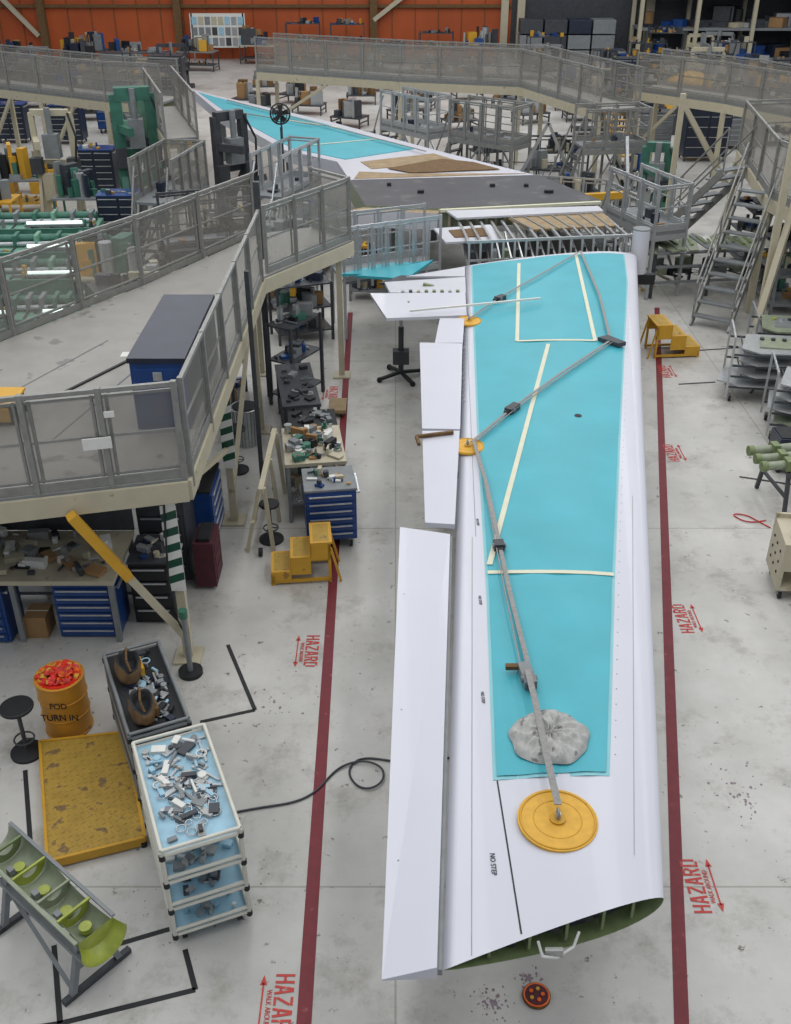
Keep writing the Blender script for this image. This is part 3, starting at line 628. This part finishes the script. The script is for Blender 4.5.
mb=MB("hydraulic_stand",(.1,17.5,0))
for k in range(4): t=k*1.57+.5;mb.beam((0,0,.12),(.45*math.cos(t),.45*math.sin(t),.06),.06,.05,BLK);mb.cyl((.45*math.cos(t),.45*math.sin(t)-.02,.05),(.45*math.cos(t),.45*math.sin(t)+.02,.05),.05,BLK,10)
mb.cyl((0,0,.1),(0,0,1.0),.05,GREYD);mb.cyl((0,0,1.0),(0,0,1.53),.03,SILV);mb.box(-.15,.15,-.1,.1,.3,.55,GREYD);mb.done()
mb=MB("guardrail_stand")
mb.prism([(-1.0,19.4),(.9,20.3),(.6,21.2),(-1.3,20.4)],1.15,1.2,GREY2)
fence(mb,[(-1.0,19.4,1.2),(.9,20.3,1.2)],sp=.32,panel=None,post=SILV);fence(mb,[(-1.3,20.4,1.2),(.6,21.2,1.2)],sp=.5,panel=None,post=SILV)
for x,y in ((-1,19.4),(.9,20.3),(.6,21.2),(-1.3,20.4)): mb.beam((x,y,0),(x,y,1.15),.06,.06,SILV)
mb.done()
def stand(x,y,r,w,d,h,post=SILV,panel=None,n=6,lad=True):
    mb=MB("maintenance_stand",(x,y,0),r)
    mb.box(-w/2,w/2,-d/2,d/2,h-.06,h,GREY2);edge(mb,[(-w/2,-d/2),(w/2,-d/2),(w/2,d/2),(-w/2,d/2)],h-.2,h-.07,post,.05)
    fence(mb,[(-w/2,-d/2,h),(w/2,-d/2,h),(w/2,d/2,h)],h=.95,sp=.6,panel=panel,post=post);fence(mb,[(-w/2,d/2,h),(w/2-.05,d/2,h)],h=.95,sp=.6,panel=panel,post=post)
    for a in (-w/2,0,w/2):
        for b in (-d/2,d/2): mb.beam((a,b,0),(a,b,h-.06),.06,.06,post)
    for b in (-d/2,d/2):
        mb.beam((-w/2,b,.2),(0,b,h-.2),.04,.04,post);mb.beam((w/2,b,.2),(0,b,h-.2),.04,.04,post);mb.beam((-w/2,b,.25),(w/2,b,.25),.05,.05,post)
    if lad:
        for s_ in (-d/2+.1,d/2-.1): mb.beam((-w/2-.7,s_,0),(-w/2,s_,h-.06),.05,.08,post);mb.beam((-w/2-.7,s_,.9),(-w/2,s_,h+.8),.035,.035,post);mb.beam((-w/2-.7,s_,0),(-w/2-.7,s_,.9),.03,.03,post)
        for k in range(1,7): f=k/7;mb.beam((-w/2-.7+.7*f,-d/2+.1,(h-.06)*f),(-w/2-.7+.7*f,d/2-.1,(h-.06)*f),.16,.03,GREYD)
    clutter(mb,-w/2+.1,w/2-.1,-d/2+.1,d/2-.1,h,n,[GREYD,BLUE2,CARD,GREY2],.1,.3,.25);clutter(mb,-w/2+.1,w/2-.1,-d/2+.1,d/2-.1,.0,n,[GREYD,BLK,GREY2,YEL],.15,.5,.6)
    mb.done()
stand(-2.7,26.0,70,2.2,.8,1.5);stand(5.6,22.9,-70,2.0,.8,1.5);stand(2.7,30.6,-40,2.2,.9,1.8,GREY);stand(.6,32.8,-50,2.2,.9,1.7,SILV);stand(5.9,29.2,10,1.8,.9,1.9,GREY);stand(-5.3,24.6,80,2.2,1.0,1.7,GREY,MESH);stand(-4.0,22.0,20,2.0,.9,1.3,GREYD);stand(10.4,23.4,90,2.6,1.2,2.6,GREY,MESH)
for x,y,r,w_,d_,h_,mt in ((-1.9,19.6,20,1.1,.7,1.2,GREYD),(-2.4,21.5,10,1.3,.9,1.6,GREY2),(-3.8,20.0,0,1.2,.8,1.2,GREYD),(-.6,22.0,0,.8,.5,1.0,GREY2),(-5.0,18.5,30,1.4,.8,1.5,GREYD),(-1.9,24.2,80,1.6,.7,1.4,GREYD),(-3.8,24.0,20,1.2,.8,1.4,GREYD),(8.6,24.2,90,1.6,.8,1.5,GREYD),(8.4,21.6,90,1.6,.8,1.5,GREY2),(10.8,20.0,0,1.8,.8,1.6,GREYD),(12.6,23.6,0,1.8,.8,1.6,GREY2),(10.2,18.0,0,1.6,.8,1.6,GREYD)):
    rack("steel_parts_rack",x,y,r,w_,d_,h_,mt,16,FARC+[GREEN])
# ---------------------------------------------------------------- left-back area
def lighttable(x,y,r,w=3.4,d=1.0):
    mb=MB("green_tooling_table",(x,y,0),r);mb.box(-w/2,w/2,-d/2,d/2,.75,.88,GREENL);mb.box(-w/2,w/2,-d/2-.05,-d/2,.5,.92,GREEN)
    for a in (-w/2+.2,0,w/2-.2): mb.box(a-.08,a+.08,-d/2+.1,d/2-.1,0,.75,GREEN);mb.beam((a,-d/2,.1),(a,d/2,.1),.1,.1,GREEN)
    mb.cyl((-w/2+.1,.3,1.0),(w/2-.1,.3,1.0),.10,GREEN,14);mb.cyl((-w/2+.1,.05,.95),(w/2-.1,.05,.95),.05,SILV,12)
    for k in range(9):
        a=-w/2+.2+k*(w-.4)/8;mb.box(a-.04,a+.04,-.0,.42,.88,1.14,R.choice([GREEN,GREENL,GREY2]));mb.beam((a,-d/2,.9),(a,0,.9),.03,.04,GREYD)
    for k in range(2): mb.box(-w/2+.3+k*w/2,-.3+k*w/2,-.38,-.22,.92,.97,GREY2);mb.cyl((-w/2+.35+k*w/2,-.3,1.0),(-.35+k*w/2,-.3,1.0),.035,TUBE,8)
    clutter(mb,-w/2,w/2,-.45,.45,.88,14,[GREYD,GREY2,GREEN,YEL,BLK],hmax=.2);mb.done()
lighttable(-8.0,20.9,4);lighttable(-8.6,22.8,4,4.2);lighttable(-9.2,24.7,4,4.0);lighttable(-7.0,18.6,4,2.4)
for x,y,r in ((-10.6,27.0,0),(-12.4,28.9,0),(-10.6,29.4,5),(-13.5,27,0),(-12.6,31.0,0),(-7.2,33.9,10),(-15,31,0),(-8.3,27.4,0),(-14.6,33.6,0),(-5.9,20.8,0)):
    bench("equipment_bench",(x,y,0),r,R.uniform(1.3,1.8),.9,.95,R.choice([GREENL,CREAM,GREY2,YEL]),R.choice([GREYD,GREEN,YEL]),30,[GREEN,GREEN,GREYD,GREY2,YEL,SILV,BLK,BLUE2],.9,sm=.5)
for x,y in ((-8.9,31.4),(-9.8,39.0),(-11.9,39.0),(-6.9,26.0),(-14.0,39.2)):
    cabinet("navy_tool_cabinet",(x,y,0),0,1.1,.7,1.35,BLUE2,6,BLUE,cols=2,clut=12)
mb=MB("yellow_beam_fixture",(-10.9,31.6,0));mb.box(-1.0,1.0,-.2,.2,.35,.7,YEL)
for x in (-.8,0,.8): mb.box(x-.15,x+.15,-.25,.25,0,.35,YEL)
for i in range(6): mb.box(-.9+i*.33,-.75+i*.33,-.1,.1,.7,.95,R.choice([GREYD,GREEN,SILV]))
mb.done(.01)
def jig(name,x,y,r,h,w,mt,t=.2):
    mb=MB(name,(x,y,0),r)
    for a in (-w/2,w/2): mb.beam((a,0,0),(a,0,h),t,t,mt);mb.box(a-.3,a+.3,-.5,.5,0,.08,mt);mb.beam((a,-.45,.1),(a,0,1.4),t*.6,t*.6,mt);mb.box(a-.15,a+.15,-.3,-.05,h*.45,h*.6,GREYD)
    mb.beam((-w/2,0,h),(w/2,0,h),t*1.1,t*1.1,mt);mb.beam((-w/2,0,h*.55),(w/2,0,h*.55),t*.8,t*.8,mt);mb.beam((-w/2,-.02,.3),(w/2,-.02,h*.55),t*.6,t*.6,mt)
    mb.beam((-w/2,0,h*.75),(-w/2+.3,-.8,h*.75),.15,.2,mt);mb.beam((w/2,0,h*.4),(w/2,-.9,h*.5),.15,.15,mt)
    mb.box(-.2,.2,-.35,-.05,h*.6,h*.82,GREY2);mb.cyl((0,-.2,h*.82),(0,-.2,h+.15),.08,GREY2);mb.box(-w*.4,-w*.1,-.25,-.1,h*.2,h*.45,R.choice([GREYD,mt,SILV]))
    mb.tube([(w/2,-.1,h),(w/2+.2,-.3,h*.8),(w/2+.1,-.4,h*.5),(w/2,-.3,h*.3)],.03,BLK);mb.done()
jig("green_assembly_jig",-6.9,28.4,15,3.3,.9,GREEN,.30);jig("green_assembly_jig",-7.5,30.4,30,3.0,.7,GREENL,.24);jig("grey_assembly_jig",-4.3,27.6,40,2.9,.8,GREYD);jig("green_assembly_jig",7.0,28.2,-10,2.0,.6,GREEN,.22)
jig("cream_assembly_jig",-15.0,28.8,0,2.2,1.2,CREAM);jig("cream_assembly_jig",-9.2,28.6,0,2.8,1.0,CREAM,.14)
mb=MB("pedestal_fan",(-2.95,27.6,0));mb.cyl((0,0,0),(0,0,.06),.3,BLK,20);mb.cyl((0,0,.06),(0,0,2.6),.035,GREYD);mb.beam((0,.1,2.6),(0,.1,2.95),.04,.04,GREYD);mb.beam((0,0,2.6),(0,.1,2.62),.04,.04,GREYD)
for rr in (.25,.18,.11): mb.ring((0,-.18,2.95),rr,.009,BLK,24,6,'Y')
mb.ring((0,-.1,2.95),.25,.02,BLK,24,6,'Y');mb.cyl((0,-.2,2.95),(0,.1,2.95),.07,BLK)
for k in range(12): t=k*.5236;mb.beam((0,-.19,2.95),(.25*math.cos(t),-.17,2.95+.25*math.sin(t)),.008,.008,BLK)
for k in range(5):
    t=k*72;mb.at(0,-.1,2.95,0,0,t);mb.add([(-.04,-.02,.06),(.04,.02,.06),(.09,.03,.22),(-.06,-.03,.22)],[(0,1,2,3)],GREYD)
mb.at();mb.done()
def walkway(name,pts,z,w,legs=True,sp=1.4,both=True,panel=MESH):
    mb=MB(name)
    P=[Vector((x,y)) for x,y in pts];off=[]
    for i,p in enumerate(P):
        a=(P[i]-P[i-1]).normalized() if i>0 else (P[1]-P[0]).normalized();b=(P[i+1]-P[i]).normalized() if i<len(P)-1 else a
        d=(a+b).normalized();off.append(Vector((-d.y,d.x))*w)
    Q=[p+o for p,o in zip(P,off)]
    for i in range(len(P)-1):
        mb.prism([tuple(P[i]),tuple(P[i+1]),tuple(Q[i+1]),tuple(Q[i])],z-.06,z,GREY2,DECK)
    for X in (P,Q): edge(mb,[tuple(p) for p in X],z-.32,z-.07,CREAM,.08)
    fence(mb,[(p.x,p.y,z) for p in P],sp=sp,panel=panel)
    if both: fence(mb,[(p.x,p.y,z) for p in Q],sp=sp,panel=panel)
    if legs:
        for i in range(len(P)-1):
            L=(P[i+1]-P[i]).length;n=max(1,int(L/2.8))
            for k in range(n+1):
                if k==0 and i>0: continue
                for X in (P,Q):
                    c=X[i].lerp(X[i+1],k/n);mb.beam((c.x,c.y,0),(c.x,c.y,z-.32),.13,.13,CREAM)
                if k<n:
                    c=P[i].lerp(P[i+1],k/n+.02);e=P[i].lerp(P[i+1],(k+.5)/n);mb.beam((c.x,c.y,.6),(e.x,e.y,z-.32),.09,.09,CREAM)
    return mb.done()
walkway("elevated_walkway",[(-16,37),(-8.7,32.5),(-6.9,32.0)],2.5,1.2)
walkway("elevated_walkway",[(-6.4,31.4),(-5.0,26.9)],2.5,-.8,legs=True)
walkway("elevated_walkway",[(-4.9,38.8),(.15,36.5),(4.04,35.4),(5.84,30.8)],2.5,1.3)
walkway("elevated_walkway",[(7.6,34.6),(9.8,32.2),(11.7,28.8),(15,28.6)],2.5,1.3)
stairs("access_stairs",(8.0,35.8,0),(6.5,32.8,2.45),.9,10,GREY,True,YEL)
walkway("elevated_walkway",[(13,26.6),(8.3,25.6),(7.6,21.0),(8.2,18.0),(9.2,15.6)],2.5,1.6)
stairs("access_stairs",(6.5,25.6,0),(7.7,23.6,2.45),.9,10,GREY,True,GREY2)
stairs("access_stairs",(6.5,20.0,0),(7.6,21.6,2.45),.8,10,GREY,True,GREY2)
mb=MB("diagonal_brace_frame")
for a,b in (((7.0,18.9,0),(8.0,20.2,4.0)),((7.35,19.6,0),(7.35,19.6,4.2)),((8.0,18.0,0),(9.4,20.8,4.2)),((7.0,26.4,0),(7.0,26.4,3.6)),((7.0,26.4,3.4),(8.6,26.6,1.2)),((9.4,20.8,0),(9.4,20.8,4.2)),((7.35,19.6,4.1),(9.4,20.8,4.1))): mb.beam(a,b,.12,.12,CREAM)
mb.done()
# right props
stepunit("yellow_step_stool",(5.42,18.75,0),186,.6,.9,3,.68)
mb=MB("wing_parts_rack",(6.9,22.6,0),8)
for x in (-1.3,0,1.3):
    for y in (-.5,.5): mb.beam((x,y,0),(x,y,1.0),.06,.06,GREYD)
for z in (.35,.7,1.0): mb.beam((-1.3,-.5,z),(1.3,-.5,z),.05,.05,GREY2);mb.beam((-1.3,.5,z),(1.3,.5,z),.05,.05,GREY2)
for i in range(12):
    x=-1.2+i*.22;mb.at(x,0,1.03+.03*(i%3),R.uniform(-20,20),0,R.uniform(-10,10));mb.prism([(-.11,-.6),(.08,-.65),(.16,.25),(.05,.6),(-.12,.35)],0,.03,R.choice([GRNG,GREY2,SILV,PAPER,GRNG]));mb.box(-.03,.03,-.3,.2,.03,.06,GRN)
mb.at();clutter(mb,-1.3,1.3,-.5,.5,.4,30,[GREYD,GREY2,GRNG,BLK],.1,.5,.3);mb.done()
def panelrack(x,y,r,n=4,L=1.6):
    mb=MB("rolling_panel_rack",(x,y,0),r);casters(mb,L,.9)
    for a in (-L/2,L/2):
        for b in (-.45,.45): mb.beam((a,b,.1),(a,b,.4+n*.2),.035,.035,SILV)
        mb.beam((a,-.45,.4+n*.2),(a,.45,.4+n*.2),.03,.03,SILV)
    for k in range(n):
        z=.3+k*.2
        for b in (-.45,.45): mb.beam((-L/2,b,z),(L/2,b,z),.03,.03,GREYD)
        for q_ in range(4): a=-L/2+L*(q_+.5)/4;mb.beam((a,-.45,z+.005),(a,.45,z+.005),.02,.02,GREYD)
        mb.at(R.uniform(-.1,.1),R.uniform(-.06,.06),z+.03,R.uniform(-8,8),R.uniform(-2,2),R.uniform(-2,2));W=L/2+R.uniform(-.1,.15)
        mb.prism([(-W,-.3),(-W*.6,-.5),(W*.8,-.42),(W,0),(W*.7,.45),(-W*.8,.4)],0,.03,R.choice([GREY2,GRNG,SILV,SILV]));mb.prism([(-W*.6,-.25),(W*.5,-.25),(W*.6,.2),(-W*.5,.25)],.03,.055,R.choice([GRNG,GREY2,SILV]))
        for q_ in range(5): mb.cyl((-W*.5+q_*W*.25,.1,.055),(-W*.5+q_*W*.25,.1,.09),.04,R.choice([GREYD,SILV,LIME]),8)
        mb.at()
    mb.done()
panelrack(6.7,16.7,-12);panelrack(6.95,15.2,-12,4);panelrack(7.4,18.3,-10,3,1.2);panelrack(8.7,16.6,0,4);panelrack(7.4,13.6,-12,3)
mb=MB("green_tube_stand",(5.85,12.9,0),5)
for x in (-.35,.3):
    for y in (-.35,.35): mb.beam((x,y*1.4,0),(x,y,.7),.05,.05,GREYD)
    mb.beam((x,-.45,.7),(x,.45,.7),.06,.05,GREYD);mb.beam((x,-.45,.35),(x,.45,.35),.04,.04,GREYD)
for i,y in enumerate((-.28,-.05,.2)):
    mb.cyl((-.7,y,.8),(.7,y+.1,.8),.06,GRNG,16,.08);mb.cyl((-.74,y,.8),(-.66,y,.8),.075,GRN,16);mb.cyl((.0,y+.04,.8),(.06,y+.05,.8),.08,GREY2,16);mb.box(-.4,-.3,y-.08,y+.08,.74,.9,GRN)
mb.done()
mb=MB("cream_equipment_cart",(5.28,10.75,0),-8);casters(mb,.9,.7)
mb.box(-.45,.45,-.35,.35,.16,.2,CREAM);mb.box(-.45,-.40,-.35,.31,.2,.8,CREAM);mb.box(-.45,.45,.31,.35,.2,.9,CREAM);mb.box(-.4,.45,-.35,-.32,.45,.8,CREAM);mb.box(-.45,.45,-.35,.31,.8,.84,CREAM)
for z in (.35,.5,.65):
    for y in (-.2,0,.18): mb.cyl((-.46,y,z),(-.45,y,z),.02,BLK,8)
clutter(mb,-.4,.4,-.3,.3,.84,30,[SILV,GRN,GREY2,BLK,PAPER,GREYD],.06,.3,.18);mb.done()
mb=MB("navy_parts_box",(6.1,14.0,0));mb.box(-.25,.25,-.22,.22,.1,.6,BLUE2);casters(mb,.5,.44,.05);mb.box(-.23,.23,-.2,.2,.6,.62,BLK);mb.done(.01)
cu=bpy.data.curves.new("red_cable","CURVE");cu.dimensions='3D';cu.bevel_depth=.009
s_=cu.splines.new('NURBS');P=[(5.3,12.4),(5.05,12.3),(4.9,12.45),(4.85,12.6),(5.1,12.55),(5.15,12.4),(5.3,12.2)];s_.points.add(len(P)-1)
for i,(x,y) in enumerate(P): s_.points[i].co=(x,y,.014,1)
s_.use_endpoint_u=True;cu.materials.append(REDT);C.objects.link(bpy.data.objects.new("red_cable",cu))
# ---------------------------------------------------------------- right-back & far clutter
mb=MB("yellow_tarp_machine",(11.0,41,0));mb.box(-.9,.9,-.6,.6,0,1.0,GREYD)
vs=[];N=10
for i in range(N+1):
    for j in range(N+1):
        u=i/N*2-1;v_=j/N*2-1;vs.append((u*.85,v_*.65,2.1-.5*max(abs(u),abs(v_))**4+.08*math.sin(5*u+3*v_)-(.6 if max(abs(u),abs(v_))>.95 else 0)))
mb.add(vs,[(i*(N+1)+j,(i+1)*(N+1)+j,(i+1)*(N+1)+j+1,i*(N+1)+j+1) for i in range(N) for j in range(N)],YEL,True);mb.box(-.7,.7,-.5,.5,1,1.5,YEL);mb.done()
def far(x,y,k):
    if k==0: cabinet("storage_cabinet",(x,y,0),0,1.5,.8,R.uniform(1,1.9),R.choice([BLUE,BLUE2,GREY2,GREYD]),5,GREYD,cols=2,clut=6)
    elif k in (1,3): bench("equipment_bench",(x,y,0),R.uniform(-10,10),2.0,1.0,.95,R.choice([CREAM,GREY2,GREYD]),GREYD,24,FARC,.9,sm=.8)
    elif k==2: jig("grey_assembly_jig",x,y,R.uniform(-20,20),R.uniform(1.5,2.4),1.3,R.choice([GREY2,GREYD,CREAM,GREEN]),.14)
    else: rack("steel_parts_rack",x,y,R.uniform(-8,8),1.8,.9,R.uniform(1.4,2.2),GREYD,18,FARC)
for iy in range(7):
    for ix in range(8):
        x=7.6+ix*2.7+R.uniform(-.2,.2);y=40.5+iy*2.8+R.uniform(-.3,.3)
        if abs(x-11)<2.4 and abs(y-41)<2: continue
        if R.random()<.12 or (x>10.5 and y>58.5) : continue
        far(x,y,R.choice([0,1,2,3,4,4]))
for iy in range(7):
    for ix in range(6):
        x=-24+ix*2.7+R.uniform(-.2,.2);y=41+iy*2.8+R.uniform(-.3,.3)
        if R.random()<.18: continue
        far(x,y,R.choice([0,0,1,2,3,4]))
for x in (-7.4,-5.0,-2.6,-.2,2.2,4.6): far(x,60.3,R.choice([0,4,1,4]))
for x,y in ((10.5,36.2),(12.8,34),(14.6,37),(12.4,38.2),(16.5,34),(9.0,38.0),(15.5,31.5)): far(x,y,R.choice([1,4,0]))
for x,y in ((-3.6,45),(-1.5,47.5),(1.0,46),(2.5,41.5),(-6,50),(-3,53),(3.5,52),(-5.4,43.5),(4.8,46.5),(-1.8,42.2),(-.8,51),(.4,43.6),(-4.4,47.6),(3.2,48.6),(5.4,43),(1.2,50),(-6.3,46.4),(-1.2,55.5),(2,56),(-5.4,56)):
    bench("engine_parts_dolly",(x,y,0),R.uniform(-30,30),1.3,.9,.4,GREYD,GREYD,18,[GREYD,CARD,BRN,GREY2,SILV,BLK],.7,shelf=False,sm=.6)
for x,y in ((4.9,28.0),(4.4,30.9),(3.0,33.4),(5.2,33.3),(3.2,28.3),(6.9,30.8),(1.2,30.4),(-.6,34.0),(-2.2,35.4),(4.0,26.6)):
    bench("tubular_service_cart",(x,y,0),R.uniform(-20,20),1.2,.7,.9,GREYD,SILV,24,[GREYD,GREYD,SILV,GREY2,BLK,CREAM,BLUE],.5,sm=.4)
mb=MB("steel_guard_frame")
fence(mb,[(2.6,27.4,0),(5.4,26.6,0),(5.9,24.9,0)],h=1.5,sp=.6,panel=None,post=SILV);fence(mb,[(2.0,31.9,0),(5.8,31.7,0)],h=1.6,sp=.7,panel=None,post=GREYD);mb.beam((3.5,27.0,.9),(5.5,24.7,1.6),.3,.15,YEL)
for a,b in (((3.0,29.4,0),(4.2,29.4,2.4)),((4.2,29.4,2.4),(5.4,29.4,0)),((6.2,27.0,0),(6.2,28.5,2.2)),((4.8,31.9,0),(6.2,31.9,2.2))): mb.beam(a,b,.08,.08,SILV)
mb.done()
mb=MB("notice_board",(-9.7,61.2,0))
for x in (-1.4,1.4): mb.beam((x,0,0),(x,0,2.4),.08,.08,GREY2)
mb.box(-1.5,1.5,-.04,.04,.7,2.4,PAPER)
for i in range(8):
    for j in range(3): mb.box(-1.4+i*.36,-1.12+i*.36,-.06,-.04,.8+j*.52,1.2+j*.52,R.choice([GREY2,SILV,LBLUE,CREAM,GREYD]))
mb.done()
mb=MB("crate_stack",(9.3,60.6,0))
for i in range(4):
    for j in range(3): mb.box(-2.6+i*1.3,-1.4+i*1.3,-.6,.6,j*.75,j*.75+.68,R.choice([GREY2,GREYD,BLUE2,GREY2]))
mb.done(.02)
mb=MB("mezzanine_shelving",(22,60.6,0))
for x in (-9,-6,-3,0,3,6,9): mb.beam((x,-1,0),(x,-1,5),.2,.2,CREAM);mb.beam((x,1,0),(x,1,5),.2,.2,CREAM)
for z in (.2,1.7,3.2,4.8): mb.box(-9,9,-1,1,z,z+.12,GREY2);clutter(mb,-9,9,-1,1,z+.12,70,FARC,.4,1.4,1.0)
mb.done()
# ---------------------------------------------------------------- lights, world, camera
for i,x in enumerate((-16,-8,-1.5,5,12,20)):
    l=bpy.data.lights.new("ceiling_strip","AREA");l.shape='RECTANGLE';l.size=1.8;l.size_y=56;l.energy=1430;l.color=(1,.99,.97)
    o=bpy.data.objects.new("ceiling_strip_light",l);o.location=(x,28,14);C.objects.link(o)
w=bpy.data.worlds.new("world");bpy.context.scene.world=w;w.use_nodes=True;b=w.node_tree.nodes["Background"];b.inputs[0].default_value=(.82,.89,1,1);b.inputs[1].default_value=.42
sc=bpy.context.scene;sc.view_settings.view_transform='Standard';sc.view_settings.look='None'
cam=bpy.data.cameras.new("camera");cam.sensor_fit='VERTICAL';cam.sensor_height=24;cam.lens=24*1016/1024;cam.clip_end=300
co=bpy.data.objects.new("camera",cam);co.location=(0,0,7.6);co.rotation_euler=(math.radians(59),0,0);C.objects.link(co);sc.camera=co
